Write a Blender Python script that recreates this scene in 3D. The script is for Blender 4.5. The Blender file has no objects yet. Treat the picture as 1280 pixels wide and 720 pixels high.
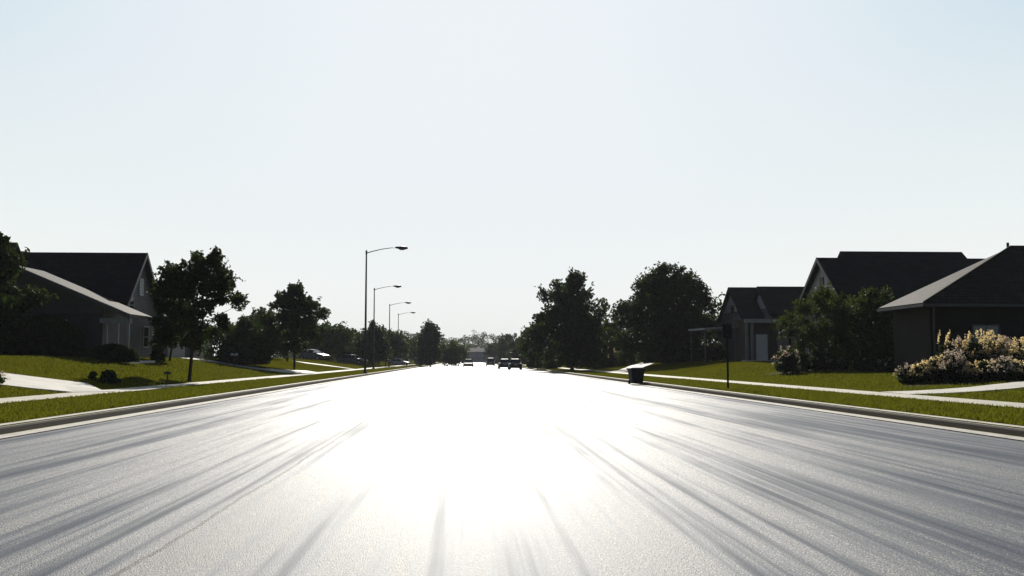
import bpy, math, random
import numpy as np
from mathutils import Vector, Matrix
S = bpy.context.scene
COL = S.collection
PI = math.pi
H = 1.35                                     # eye height
RX0, RX1 = -8.33, 9.74                       # kerb feet

# ------------------------------------------------------------------ camera geometry
F = 1200.0
TH = math.atan(90/F); PS = math.atan(60/F*math.cos(TH))
fh = Vector((math.sin(PS), math.cos(PS), 0)); RT = Vector((math.cos(PS), -math.sin(PS), 0))
FW = fh*math.cos(TH)+Vector((0,0,math.sin(TH))); UP = -fh*math.sin(TH)+Vector((0,0,math.cos(TH)))
def at(px, py, Y):
    "the point of the place seen at photo pixel px,py that lies Y metres down the road"
    d = FW + RT*((px-640)/F) + UP*((360-py)/F)
    k = Y/d.y
    return Vector((d.x*k, Y, H+d.z*k))
def xa(px, Y, py=450): return at(px, py, Y).x
def za(py, Y, px=580): return at(px, py, Y).z

def sm(t): t = max(0., min(1., t)); return t*t*(3-2*t)
def ground(x, y):
    if x < 0:
        d = -x-13.7
        if d <= 0: return .165+.035*sm((-x-RX0*-1)/5.0) if -x > 8.33 else -.06
        top = 1.5 if y < 100 else 1.5-.5*sm((y-100)/150)
        z = .2 + (top-.2)*min(1, d/7.5)**1.05 if d < 7.5 else top+.4*sm((d-7.5)/12)
        return z
    d = x-14.7
    if d <= 0: return .165+.035*sm((x-RX1)/5.0) if x > RX1 else -.06
    top = .68+.62*sm((y-52)/30)
    if y > 150: top -= .5*sm((y-150)/150)
    return .2+(top-.2)*sm(d/8.0)*.85+(top-.2)*.15*min(1, d/12)

# ------------------------------------------------------------------ helpers
def tag(o, label=None, cat=None, group=None, kind=None):
    if label: o['label'] = label
    if cat: o['category'] = cat
    if group: o['group'] = group
    if kind: o['kind'] = kind
    return o
def empty(name, loc, label=None, cat=None, group=None, rz=0):
    o = bpy.data.objects.new(name, None); COL.objects.link(o)
    o.location = loc; o.rotation_euler = (0,0,rz); o.empty_display_size = .3
    return tag(o, label, cat, group)
class MB:
    def __init__(s): s.v=[]; s.f=[]; s.smooth=False
    def add(s, vs, fs):
        n = len(s.v); s.v += [tuple(v) for v in vs]; s.f += [tuple(n+i for i in f) for f in fs]; return s
    def box(s, x0,x1,y0,y1,z0,z1):
        return s.add([(x0,y0,z0),(x1,y0,z0),(x1,y1,z0),(x0,y1,z0),(x0,y0,z1),(x1,y0,z1),(x1,y1,z1),(x0,y1,z1)],
            [(3,2,1,0),(4,5,6,7),(0,1,5,4),(1,2,6,5),(2,3,7,6),(3,0,4,7)])
    def prism(s, pts, vec):
        "closed polygon pts pushed along vec"
        n=len(pts); v=Vector(vec); q=[Vector(p) for p in pts]
        return s.add(q+[p+v for p in q], [tuple(range(n))[::-1], tuple(range(n,2*n))]+[(i,(i+1)%n,n+(i+1)%n,n+i) for i in range(n)])
    def tube(s, pts, rs, n=8, cap=True):
        pts=[Vector(p) for p in pts]; rings=[]; ref=Vector((0,0,1))
        b=len(s.v)
        for i,p in enumerate(pts):
            d=(pts[min(i+1,len(pts)-1)]-pts[max(i-1,0)]).normalized()
            u=d.cross(ref)
            if u.length<.05: u=d.cross(Vector((1,0,0)))
            u.normalize(); w=d.cross(u)
            r=rs[i] if hasattr(rs,'__len__') else rs
            for k in range(n):
                a=2*PI*k/n; s.v.append(tuple(p+u*(r*math.cos(a))+w*(r*math.sin(a))))
        for i in range(len(pts)-1):
            for k in range(n):
                k2=(k+1)%n; s.f.append((b+i*n+k,b+i*n+k2,b+(i+1)*n+k2,b+(i+1)*n+k))
        if cap:
            s.f.append(tuple(b+k for k in range(n))[::-1]); s.f.append(tuple(b+(len(pts)-1)*n+k for k in range(n)))
        return s
    def loft(s, rings, cap=True):
        b=len(s.v); n=len(rings[0])
        for r in rings: s.v += [tuple(p) for p in r]
        for i in range(len(rings)-1):
            for k in range(n):
                k2=(k+1)%n; s.f.append((b+i*n+k,b+i*n+k2,b+(i+1)*n+k2,b+(i+1)*n+k))
        if cap:
            s.f.append(tuple(b+k for k in range(n))[::-1]); s.f.append(tuple(b+(len(rings)-1)*n+k for k in range(n)))
        return s
    def build(s, name, mat, parent=None, bevel=0, smooth=False):
        off = Vector(parent['_o']) if parent is not None and '_o' in parent.keys() else Vector((0,0,0))
        me=bpy.data.meshes.new(name); me.from_pydata([tuple(Vector(v)-off) for v in s.v],[],s.f); me.update()
        if smooth: me.shade_smooth()
        me.materials.append(mat)
        o=bpy.data.objects.new(name,me); COL.objects.link(o)
        if parent is not None:
            o.parent=parent
            if '_o' in parent.keys(): o['_o']=parent['_o']
        if bevel:
            m=o.modifiers.new('Bevel','BEVEL'); m.width=bevel; m.segments=2; m.limit_method='ANGLE'
        return o
def root(name, loc, label, cat, group=None):
    "a thing whose parts are given in world coordinates"
    o=empty(name, loc, label, cat, group); o['_o']=list(loc); return o
def quads(name, P, mat, parent=None, nper=4):
    "P: (n,nper,3) array of leaf faces -> one mesh"
    n=P.shape[0]
    me=bpy.data.meshes.new(name)
    me.vertices.add(n*nper); me.loops.add(n*nper); me.polygons.add(n)
    me.vertices.foreach_set('co', P.reshape(-1).astype(np.float32))
    me.loops.foreach_set('vertex_index', np.arange(n*nper,dtype=np.int32))
    me.polygons.foreach_set('loop_start', np.arange(0,n*nper,nper,dtype=np.int32))
    me.update(calc_edges=True); me.materials.append(mat)
    o=bpy.data.objects.new(name,me); COL.objects.link(o)
    if parent is not None: o.parent=parent
    return o

# ------------------------------------------------------------------ materials
def mat(name, col, rough=.7, spec=.5, metal=0, noise=0, scale=4, bump=0, bscale=40, trans=0, tcol=None, col2=None, coat=0, stretch=(1,1,1)):
    m=bpy.data.materials.new(name); m.use_nodes=True; nt=m.node_tree; N=nt.nodes; L=nt.links
    b=N['Principled BSDF']; out=N['Material Output']
    b.inputs['Base Color'].default_value=(*col,1); b.inputs['Roughness'].default_value=rough
    b.inputs['Specular IOR Level'].default_value=spec; b.inputs['Metallic'].default_value=metal
    b.inputs['Coat Weight'].default_value=coat
    tc=N.new('ShaderNodeTexCoord'); mp=N.new('ShaderNodeMapping'); L.new(tc.outputs['Object'],mp.inputs['Vector'])
    mp.inputs['Scale'].default_value=stretch
    if noise or col2:
        nz=N.new('ShaderNodeTexNoise'); nz.inputs['Scale'].default_value=scale; nz.inputs['Detail'].default_value=6
        nz.inputs['Roughness'].default_value=.65
        L.new(mp.outputs[0],nz.inputs['Vector'])
        cr=N.new('ShaderNodeValToRGB'); cr.color_ramp.elements[0].position=.32; cr.color_ramp.elements[1].position=.68
        a=col; c=col2 or tuple(min(1,x*(1+noise)) for x in col)
        if not col2: a=tuple(x*(1-noise) for x in col)
        cr.color_ramp.elements[0].color=(*a,1); cr.color_ramp.elements[1].color=(*c,1)
        L.new(nz.outputs['Fac'],cr.inputs[0]); L.new(cr.outputs[0],b.inputs['Base Color'])
    if bump:
        nb=N.new('ShaderNodeTexNoise'); nb.inputs['Scale'].default_value=bscale; nb.inputs['Detail'].default_value=4
        L.new(mp.outputs[0],nb.inputs['Vector'])
        bp=N.new('ShaderNodeBump'); bp.inputs['Strength'].default_value=bump; bp.inputs['Distance'].default_value=.02
        L.new(nb.outputs['Fac'],bp.inputs['Height']); L.new(bp.outputs[0],b.inputs['Normal'])
    if trans:
        t=N.new('ShaderNodeBsdfTranslucent'); t.inputs[0].default_value=(*(tcol or col),1)
        mx=N.new('ShaderNodeMixShader'); mx.inputs[0].default_value=trans
        L.new(b.outputs[0],mx.inputs[1]); L.new(t.outputs[0],mx.inputs[2]); L.new(mx.outputs[0],out.inputs[0])
    return m
M={}
def leafmat(name, c, c2, tr=.25, tcol=None):
    m=mat(name, c, rough=.65, spec=.12, col2=c2, scale=1.3, trans=tr, tcol=tcol or (c2[0]*1.8,c2[1]*2.0,c2[2]))
    return m
M['leaf_dark']=leafmat('leaf_dark',(.012,.022,.006),(.03,.045,.011),.26)
M['leaf_olive']=leafmat('leaf_olive',(.020,.031,.007),(.045,.058,.013),.30)
M['leaf_far']=leafmat('leaf_far',(.018,.028,.010),(.038,.05,.016),.25)
M['leaf_light']=leafmat('leaf_light',(.03,.045,.012),(.06,.075,.018),.3)
M['bark']=mat('bark',(.035,.026,.02),rough=.9,spec=.2,noise=.5,scale=6,bump=.6,bscale=18,stretch=(1,1,.25))
M['concrete']=mat('concrete',(.55,.51,.40),rough=.7,spec=.4,noise=.22,scale=1.1,bump=.3,bscale=60)
M['drive']=mat('drive_concrete',(.60,.56,.49),rough=.7,spec=.4,noise=.15,scale=1.2,bump=.3,bscale=60)
M['siding']=mat('siding',(.2,.2,.2),rough=.7,spec=.3,noise=.12,scale=1.5)
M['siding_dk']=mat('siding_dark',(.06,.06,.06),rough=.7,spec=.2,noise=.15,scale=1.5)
M['trim']=mat('trim_paint',(.3,.3,.29),rough=.55,noise=.08,scale=3)
M['trim_dk']=mat('dark_trim_paint',(.06,.055,.05),rough=.5,noise=.1,scale=3)
M['brick']=None
M['shingle']=None
M['glass']=mat('window_glass',(.01,.012,.014),rough=.06,spec=.8)
M['metal']=mat('galvanised_metal',(.22,.22,.22),rough=.45,metal=.7,noise=.15,scale=8)
M['metal_dk']=mat('dark_metal',(.04,.04,.04),rough=.5,metal=.5,noise=.2,scale=8)
M['lens']=mat('lamp_lens',(.25,.25,.23),rough=.3)
M['rubber']=mat('rubber',(.015,.015,.015),rough=.85,spec=.2)
M['plastic']=mat('bin_plastic',(.01,.009,.012),rough=.6,spec=.2,noise=.2,scale=5)
M['mulch']=mat('mulch',(.03,.02,.014),rough=.95,spec=.1,noise=.5,scale=12,bump=1,bscale=25)
M['petal']=mat('petal',(.7,.6,.4),rough=.7,spec=.1,noise=.2,scale=3,trans=.6,tcol=(.88,.70,.35))
M['petal_pale']=mat('petal_pale',(.62,.52,.46),rough=.7,spec=.1,noise=.2,scale=3,trans=.5,tcol=(.6,.48,.36))
M['chrome']=mat('rim_metal',(.4,.4,.42),rough=.3,metal=.9)
M['red_lens']=mat('red_lens',(.25,.01,.008),rough=.2,coat=.6)
M['clear_lens']=mat('clear_lens',(.6,.6,.6),rough=.12,coat=.6)
M['plate']=mat('plate',(.5,.5,.48),rough=.5)
M['white_paint']=mat('white_paint',(.7,.7,.68),rough=.5,noise=.06,scale=4)
M['wood_post']=mat('wood_post',(.09,.06,.04),rough=.85,noise=.3,scale=5,stretch=(1,1,.2))
for n,c in (('car_black',(.012,.012,.014)),('car_grey',(.10,.105,.11)),('car_silver',(.35,.36,.37)),('car_tan',(.22,.19,.15)),('car_blue',(.02,.03,.06)),('car_white',(.6,.6,.6))):
    M[n]=mat(n,c,rough=.42,spec=.4,coat=.25)

M['car_blue']=mat('car_blue',(.012,.016,.03),rough=.6,spec=.12)
def brickmat(name, c1, c2, mortar, sc=(1,1,1), bw=.24, rh=.08, ms=.008, axes='xz', rough=.85, bump=.4, spec=.25):
    m=bpy.data.materials.new(name); m.use_nodes=True; nt=m.node_tree; N=nt.nodes; L=nt.links; b=N['Principled BSDF']
    tc=N.new('ShaderNodeTexCoord'); sx=N.new('ShaderNodeSeparateXYZ'); L.new(tc.outputs['Object'],sx.inputs[0])
    cb=N.new('ShaderNodeCombineXYZ'); ad=N.new('ShaderNodeMath'); ad.operation='ADD'
    L.new(sx.outputs[0],ad.inputs[0]); L.new(sx.outputs[1],ad.inputs[1])
    L.new(ad.outputs[0],cb.inputs[0]); L.new(sx.outputs[2],cb.inputs[1])
    br=N.new('ShaderNodeTexBrick'); br.inputs['Scale'].default_value=1; br.inputs['Brick Width'].default_value=bw; br.inputs['Row Height'].default_value=rh
    br.inputs['Mortar Size'].default_value=ms; br.inputs['Color1'].default_value=(*c1,1); br.inputs['Color2'].default_value=(*c2,1); br.inputs['Mortar'].default_value=(*mortar,1)
    L.new(cb.outputs[0],br.inputs['Vector'])
    nz=N.new('ShaderNodeTexNoise'); nz.inputs['Scale'].default_value=.9; nz.inputs['Detail'].default_value=6; L.new(tc.outputs['Object'],nz.inputs['Vector'])
    mx=N.new('ShaderNodeMix'); mx.data_type='RGBA'; mx.blend_type='MULTIPLY'; mx.inputs[0].default_value=.6
    L.new(br.outputs['Color'],mx.inputs[6])
    cr=N.new('ShaderNodeValToRGB'); cr.color_ramp.elements[0].position=.3; cr.color_ramp.elements[0].color=(.55,.55,.55,1); cr.color_ramp.elements[1].position=.7; cr.color_ramp.elements[1].color=(1.2,1.2,1.2,1)
    L.new(nz.outputs['Fac'],cr.inputs[0]); L.new(cr.outputs[0],mx.inputs[7]); L.new(mx.outputs[2],b.inputs['Base Color'])
    b.inputs['Roughness'].default_value=rough; b.inputs['Specular IOR Level'].default_value=spec
    bp=N.new('ShaderNodeBump'); bp.inputs['Strength'].default_value=bump; bp.inputs['Distance'].default_value=.01
    L.new(br.outputs['Fac'],bp.inputs['Height']); bp.invert=True; L.new(bp.outputs[0],b.inputs['Normal'])
    return m
M['brick']=brickmat('brick_wall',(.022,.014,.011),(.017,.012,.01),(.028,.025,.023))
M['shingle']=brickmat('roof_shingle',(.022,.021,.021),(.013,.013,.013),(.008,.008,.008),bw=.34,rh=.14,ms=.012,rough=.85,bump=.6,spec=.12)
M['shingle_br']=brickmat('brown_shingle',(.062,.045,.033),(.042,.031,.023),(.015,.013,.012),bw=.34,rh=.14,ms=.012,rough=.75,bump=.6,spec=.14)
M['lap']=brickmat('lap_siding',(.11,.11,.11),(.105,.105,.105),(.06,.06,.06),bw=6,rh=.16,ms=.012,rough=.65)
M['lap_br']=brickmat('brown_siding',(.06,.05,.036),(.055,.046,.033),(.03,.025,.02),bw=6,rh=.16,ms=.012,rough=.7)

def grassmat():
    m=bpy.data.materials.new('lawn_grass'); m.use_nodes=True; nt=m.node_tree; N=nt.nodes; L=nt.links; b=N['Principled BSDF']; out=N['Material Output']
    tc=N.new('ShaderNodeTexCoord')
    def nz(s,d=6,st=(1,1,1)):
        mp=N.new('ShaderNodeMapping'); mp.inputs['Scale'].default_value=st; L.new(tc.outputs['Object'],mp.inputs[0])
        n=N.new('ShaderNodeTexNoise'); n.inputs['Scale'].default_value=s; n.inputs['Detail'].default_value=d; n.inputs['Roughness'].default_value=.6; L.new(mp.outputs[0],n.inputs['Vector']); return n
    a=nz(.18); f=nz(9,5)
    r1=N.new('ShaderNodeValToRGB'); e=r1.color_ramp.elements; e[0].position=.3; e[0].color=(.078,.082,.004,1); e[1].position=.7; e[1].color=(.115,.122,.006,1)
    x=e.new(.5); x.color=(.10,.098,.005,1)
    L.new(a.outputs['Fac'],r1.inputs[0])
    r2=N.new('ShaderNodeValToRGB'); r2.color_ramp.elements[0].position=.25; r2.color_ramp.elements[0].color=(.55,.55,.5,1); r2.color_ramp.elements[1].position=.75; r2.color_ramp.elements[1].color=(1.35,1.3,1.1,1)
    L.new(f.outputs['Fac'],r2.inputs[0])
    mx=N.new('ShaderNodeMix'); mx.data_type='RGBA'; mx.blend_type='MULTIPLY'; mx.inputs[0].default_value=1
    L.new(r1.outputs[0],mx.inputs[6]); L.new(r2.outputs[0],mx.inputs[7]); L.new(mx.outputs[2],b.inputs['Base Color'])
    b.inputs['Roughness'].default_value=.9; b.inputs['Specular IOR Level'].default_value=0
    bp=N.new('ShaderNodeBump'); bp.inputs['Strength'].default_value=.8; bp.inputs['Distance'].default_value=.05
    f2=nz(22,5); L.new(f2.outputs['Fac'],bp.inputs['Height']); L.new(bp.outputs[0],b.inputs['Normal'])
    return m
M['grass']=grassmat()
M['blade']=mat('grass_blade',(.06,.07,.006),rough=.8,spec=.05,col2=(.11,.11,.01),scale=.8,trans=.4,tcol=(.17,.18,.012))

def roadmat():
    m=bpy.data.materials.new('asphalt'); m.use_nodes=True; nt=m.node_tree; N=nt.nodes; L=nt.links; b=N['Principled BSDF']
    tc=N.new('ShaderNodeTexCoord')
    def noise(scale,st=(1,1,1),d=5,r=.6,off=(0,0,0)):
        mp=N.new('ShaderNodeMapping'); mp.inputs['Scale'].default_value=st; mp.inputs['Location'].default_value=off; L.new(tc.outputs['Object'],mp.inputs[0])
        n=N.new('ShaderNodeTexNoise'); n.inputs['Scale'].default_value=scale; n.inputs['Detail'].default_value=d; n.inputs['Roughness'].default_value=r; L.new(mp.outputs[0],n.inputs['Vector']); return n.outputs['Fac']
    def math_(op,a,b2=None,c=None,clamp=False):
        n=N.new('ShaderNodeMath'); n.operation=op; n.use_clamp=clamp
        for i,v in enumerate((a,b2,c)):
            if v is None: continue
            if isinstance(v,(int,float)): n.inputs[i].default_value=v
            else: L.new(v,n.inputs[i])
        return n.outputs[0]
    def ramp(v,p0,p1,a,c):
        n=N.new('ShaderNodeMapRange'); n.inputs[1].default_value=p0; n.inputs[2].default_value=p1; n.inputs[3].default_value=a; n.inputs[4].default_value=c; n.interpolation_type='SMOOTHSTEP'; L.new(v,n.inputs[0]); return n.outputs[0]
    streak=noise(1.0,(1.3,.035,1),4,.6)             # long wear bands along the traffic
    fine=noise(1.0,(7,.08,1),4,.6,(3,7,0))
    patch=noise(.35,(1,.5,1),4,.6)
    grain=noise(95,(1,1,1),3,.8)
    grit=N.new('ShaderNodeTexVoronoi'); grit.inputs['Scale'].default_value=75; L.new(tc.outputs['Object'],grit.inputs['Vector'])
    w=math_('ADD',math_('MULTIPLY',streak,.52),math_('ADD',math_('MULTIPLY',fine,.33),math_('MULTIPLY',patch,.15)))
    wm=ramp(w,.37,.60,0,1)                          # 0 polished, 1 coarse
    wr=ramp(wm,0,1,.56,.52)
    L.new(wr,b.inputs['Roughness'])
    sx=N.new('ShaderNodeSeparateXYZ'); L.new(tc.outputs['Object'],sx.inputs[0])
    wob=math_('MULTIPLY',math_('SUBTRACT',noise(.6,(1,1,1),5),.5),.16)
    def seam(x0,wd):
        d=math_('ABSOLUTE',math_('SUBTRACT',math_('ADD',sx.outputs[0],wob),x0))
        return ramp(d,wd*.4,wd,1,0)
    sm_=math_('MAXIMUM',seam(-2.1,.03),seam(5.4,.02))
    cr=N.new('ShaderNodeValToRGB'); cr.color_ramp.elements[0].color=(.020,.043,.092,1); cr.color_ramp.elements[1].color=(.11,.098,.085,1)  # the sky's reflected blue put into the dark end of the asphalt colour
    cr.color_ramp.elements[0].position=.35; cr.color_ramp.elements[1].position=.66
    L.new(math_('ADD',math_('MULTIPLY',grain,.7),math_('MULTIPLY',w,.3)),cr.inputs[0])
    mx=N.new('ShaderNodeMix'); mx.data_type='RGBA'; L.new(sm_,mx.inputs[0]); L.new(cr.outputs[0],mx.inputs[6]); mx.inputs[7].default_value=(.02,.02,.02,1)
    gsx=N.new('ShaderNodeSeparateColor'); L.new(grit.outputs['Color'],gsx.inputs[0])
    m3=N.new('ShaderNodeMix'); m3.data_type='RGBA'; L.new(math_('MULTIPLY',ramp(gsx.outputs[0],.72,.95,0,1),ramp(wm,0,1,.05,.8)),m3.inputs[0]); L.new(mx.outputs[2],m3.inputs[6]); m3.inputs[7].default_value=(.36,.31,.25,1)
    L.new(m3.outputs[2],b.inputs['Base Color'])
    m4=N.new('ShaderNodeMix'); m4.data_type='RGBA'; L.new(wm,m4.inputs[0]); m4.inputs[6].default_value=(.55,.78,1,1); m4.inputs[7].default_value=(1,.97,.92,1); L.new(m4.outputs[2],b.inputs['Specular Tint'])  # same sky blue added to the tint of the polished bands
    L.new(math_('SUBTRACT',ramp(wm,0,1,.08,.46),math_('MULTIPLY',math_('MULTIPLY',sm_,.5),ramp(wm,0,1,.08,.46))),b.inputs['Specular IOR Level'])
    b1=N.new('ShaderNodeBump'); b1.inputs['Distance'].default_value=.006
    L.new(ramp(wm,0,1,.22,1.0),b1.inputs['Strength'])
    hgt=math_('ADD',math_('MULTIPLY',grit.outputs['Distance'],-.6),grain)
    L.new(hgt,b1.inputs['Height']); L.new(b1.outputs[0],b.inputs['Normal'])
    return m
M['road']=roadmat()
def kerbmat(name='kerb_concrete',col=(.56,.52,.45),pitch=1.5,jw=.012):
    m=mat(name,col,rough=.7,spec=.4,noise=.25,scale=2.5,bump=.35,bscale=50)
    nt=m.node_tree; N=nt.nodes; L=nt.links; b=N['Principled BSDF']
    src=b.inputs['Base Color'].links[0].from_socket
    tc=N.new('ShaderNodeTexCoord'); sx=N.new('ShaderNodeSeparateXYZ'); L.new(tc.outputs['Object'],sx.inputs[0])
    md=N.new('ShaderNodeMath'); md.operation='PINGPONG'; md.inputs[1].default_value=pitch; L.new(sx.outputs[1],md.inputs[0])
    lt=N.new('ShaderNodeMath'); lt.operation='LESS_THAN'; lt.inputs[1].default_value=jw; L.new(md.outputs[0],lt.inputs[0])
    mx=N.new('ShaderNodeMix'); mx.data_type='RGBA'; L.new(lt.outputs[0],mx.inputs[0]); L.new(src,mx.inputs[6]); mx.inputs[7].default_value=(.03,.028,.025,1)
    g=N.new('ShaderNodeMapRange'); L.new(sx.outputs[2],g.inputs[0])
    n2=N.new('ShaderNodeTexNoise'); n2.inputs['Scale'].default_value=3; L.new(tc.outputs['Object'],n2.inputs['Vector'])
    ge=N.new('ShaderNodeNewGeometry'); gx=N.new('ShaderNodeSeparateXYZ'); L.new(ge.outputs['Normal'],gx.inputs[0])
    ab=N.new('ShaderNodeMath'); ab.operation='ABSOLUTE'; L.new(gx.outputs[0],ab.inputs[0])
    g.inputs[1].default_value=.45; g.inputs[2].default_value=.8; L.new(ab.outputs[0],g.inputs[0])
    m2=N.new('ShaderNodeMix'); m2.data_type='RGBA'; L.new(g.outputs[0],m2.inputs[0]); L.new(mx.outputs[2],m2.inputs[6]); m2.inputs[7].default_value=(.07,.055,.04,1)  # shade of the upright side faces painted in as dark brown
    L.new(m2.outputs[2],b.inputs['Base Color']); return m
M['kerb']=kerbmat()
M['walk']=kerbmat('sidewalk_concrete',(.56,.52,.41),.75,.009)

# ------------------------------------------------------------------ setting
def sheet(name, xs, ys, zf, m, kind='structure', lift=0):
    b=MB()
    for y in ys:
        for x in xs: b.v.append((x,y,zf(x,y)+lift))
    nx=len(xs)
    for j in range(len(ys)-1):
        for i in range(nx-1): b.f.append((j*nx+i,j*nx+i+1,(j+1)*nx+i+1,(j+1)*nx+i))
    o=b.build(name,m,smooth=True); return tag(o,kind=kind)
ys=list(np.arange(-40,140,2.5))+list(np.arange(140,620,10))+[700,900,1200,1600]
xs=[-900,-400,-200,-100,-60]+list(np.arange(-45,-13.69,1.0))+[-13.7,-12.9,-12.1,-10.5,-8.75,-8.42,-8.35,-8.32,0,9.73,9.76,9.83,10.2,11.5,13.2,13.9,14.7]+list(np.arange(15.5,48,1.0))+[60,100,200,400,900]
def gz(x,y): return ground(x,y)
sheet('lawn',xs,ys,gz,M['grass'])
ROADEND=560
sheet('road',list(np.linspace(RX0,RX1,15)),[-40,0,20,40,80,160,300,ROADEND],lambda x,y:.0+.05*(1-((x-.7)/9.1)**2),M['road'])
for s,x0 in ((-1,RX0),(1,RX1)):
    # upright kerb with a rounded nose and its gutter pan
    b=MB(); y0,y1=-40,ROADEND
    prof=[(0,-.05),(0,.11),(.012,.145),(.04,.162),(.09,.168),(.27,.168),(.27,-.05)]
    yy=[y0]+list(range(-30,ROADEND,30))+[y1]
    b.loft([[(x0+s*a,y,z) for a,z in prof] for y in yy])
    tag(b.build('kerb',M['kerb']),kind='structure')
    b=MB(); b.loft([[(x0-s*.002,y,.008),(x0-s*.5,y,.024),(x0-s*.5,y,-.04),(x0-s*.002,y,-.04)] for y in yy])
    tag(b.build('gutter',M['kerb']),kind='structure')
def strip(name, cl, w, m, step=1.0, lift=.03, kind='structure'):
    "paved strip of width w along centre line cl, following the ground"
    pts=[Vector((*p,0)) for p in cl]; out=[]
    for a,c in zip(pts[:-1],pts[1:]):
        n=max(1,int((c-a).length/step))
        for i in range(n): out.append(a.lerp(c,i/n))
    out.append(pts[-1]); b=MB(); K=5
    rings=[]
    for i,p in enumerate(out):
        d=(out[min(i+1,len(out)-1)]-out[max(i-1,0)]).normalized(); n=Vector((d.y,-d.x,0))
        ww=w if not hasattr(w,'__call__') else w(i/(len(out)-1))
        row=[]
        for k in range(K):
            q=p+n*ww*(k/(K-1)-.5); row.append((q.x,q.y,ground(q.x,q.y)+lift))
        e0=p+n*ww*.5; e1=p-n*ww*.5
        row.append((e0.x,e0.y,ground(e0.x,e0.y)-.1)); row.append((e1.x,e1.y,ground(e1.x,e1.y)-.1))
        rings.append(row)
    b.loft(rings)
    return tag(b.build(name,m),kind=kind)
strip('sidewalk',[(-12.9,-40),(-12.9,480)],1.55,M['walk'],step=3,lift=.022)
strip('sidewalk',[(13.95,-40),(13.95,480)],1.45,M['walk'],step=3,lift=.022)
strip('driveway',[(-13.7,37.2),(-16,35.75),(-20,33.2),(-30,27)],4.7,M['drive'],lift=.034)
strip('driveway',[(-13.7,90.5),(-14.3,86),(-15.6,79),(-17.2,77.2),(-19.5,77),(-22.3,73),(-26,70.7)],1.9,M['drive'],lift=.034)
strip('driveway',[(-13.7,121),(-16,119),(-19,112)],1.8,M['drive'],lift=.034)
strip('driveway',[(14.7,32.3),(18,32.2),(21,33.0)],2.3,M['drive'],lift=.034)
strip('driveway',[(14.7,92),(17.5,99),(20,106),(24,112)],3.2,M['drive'],lift=.034)

# grass blades on the near verges and lawns
rng=np.random.default_rng(3)
def blades(n, x0,x1,y0,y1, hgt=.075):
    x=rng.uniform(x0,x1,n); y=y0+(y1-y0)*rng.random(n)**1.4
    z=np.array([ground(a,b_) for a,b_ in zip(x,y)])
    an=rng.uniform(0,2*PI,n); w=.012*rng.uniform(.7,1.6,n)*(1+y/40); h=hgt*rng.uniform(.5,1.2,n)
    lx=rng.normal(0,.35,n)*h; ly=rng.normal(0,.35,n)*h
    P=np.zeros((n,3,3)); P[:,0]=np.stack([x-w*np.cos(an),y-w*np.sin(an),z-.01],1); P[:,1]=np.stack([x+w*np.cos(an),y+w*np.sin(an),z-.01],1)
    P[:,2]=np.stack([x+lx,y+ly,z+h],1)
    return P
PAV=[([(-13.7,37.2),(-16,35.75),(-20,33.2),(-30,27)],2.5),([(-13.7,90.5),(-14.3,86),(-15.6,79),(-17.2,77.2),(-19.5,77),(-22.3,73),(-26,70.7)],1.1),([(14.7,32.3),(18,32.2),(21,33.0)],1.3)]
def off_paving(P):
    c=P[:,0,:2]; ok=np.ones(len(P),bool)
    for cl,hw in PAV:
        for a,b_ in zip(cl[:-1],cl[1:]):
            a=np.array(a); d=np.array(b_)-a; t=np.clip(((c-a)@d)/(d@d),0,1); ok&=np.linalg.norm(c-a-t[:,None]*d,axis=1)>hw
    return P[ok]
tag(quads('grass',off_paving(np.concatenate([blades(45000,-12.05,-8.72,12,60),blades(38000,-23,-13.75,24,75),blades(35000,10.12,13.15,12,60),blades(34000,14.75,23,24,70)])),M['blade'],nper=3),kind='stuff')
# planting beds
def bed(pts, lift=.03):
    b=MB(); c=Vector((sum(p[0] for p in pts)/len(pts),sum(p[1] for p in pts)/len(pts),0)); rings=[]
    for t in (1,.8,.5,.02):
        rings.append([(c.x+(p[0]-c.x)*t,c.y+(p[1]-c.y)*t,ground(c.x+(p[0]-c.x)*t,c.y+(p[1]-c.y)*t)+(lift if t<1 else -.02)) for p in pts])
    b.loft(rings); return tag(b.build('planting_bed',M['mulch']),kind='structure')
def oval(cx,cy,rx,ry,n=28,seed=0):
    r=random.Random(seed); return [(cx+rx*math.cos(a)*(1+r.uniform(-.05,.05)),cy+ry*math.sin(a)*(1+r.uniform(-.05,.05))) for a in (2*PI*i/n for i in range(n))]
bed(oval(21.6,36.9,5.0,1.9)); bed(oval(22.6,58.5,4.6,1.8,seed=2)); bed(oval(-26.5,54.8,6.2,1.3,seed=3))

# ------------------------------------------------------------------ vegetation
def leaves(C, R, n, size, rng, elong=1.7):
    "n leaves in gaussian clumps centred C (k,3) radius R (k,)"
    k=len(C); idx=rng.choice(k,n,p=(R**2)/np.sum(R**2))
    d=rng.normal(0,1,(n,3)); d/=np.linalg.norm(d,axis=1)[:,None]; rr=rng.random(n)**.45
    return C[idx]+d*(R[idx]*rr)[:,None]*np.array([1,1,.8])
def leaf_faces(P, size, rng, elong=1.7, up=0):
    n=len(P); u=rng.normal(0,1,(n,3)); u[:,2]+=up; u/=np.linalg.norm(u,axis=1)[:,None]
    v=rng.normal(0,1,(n,3)); v-=u*np.sum(u*v,1)[:,None]; v/=np.linalg.norm(v,axis=1)[:,None]
    s=size*rng.uniform(.6,1.35,n)[:,None]
    return np.stack([P-u*s*.5*elong,P+v*s*.42,P+u*s*.5*elong,P-v*s*.42],1)
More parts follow.
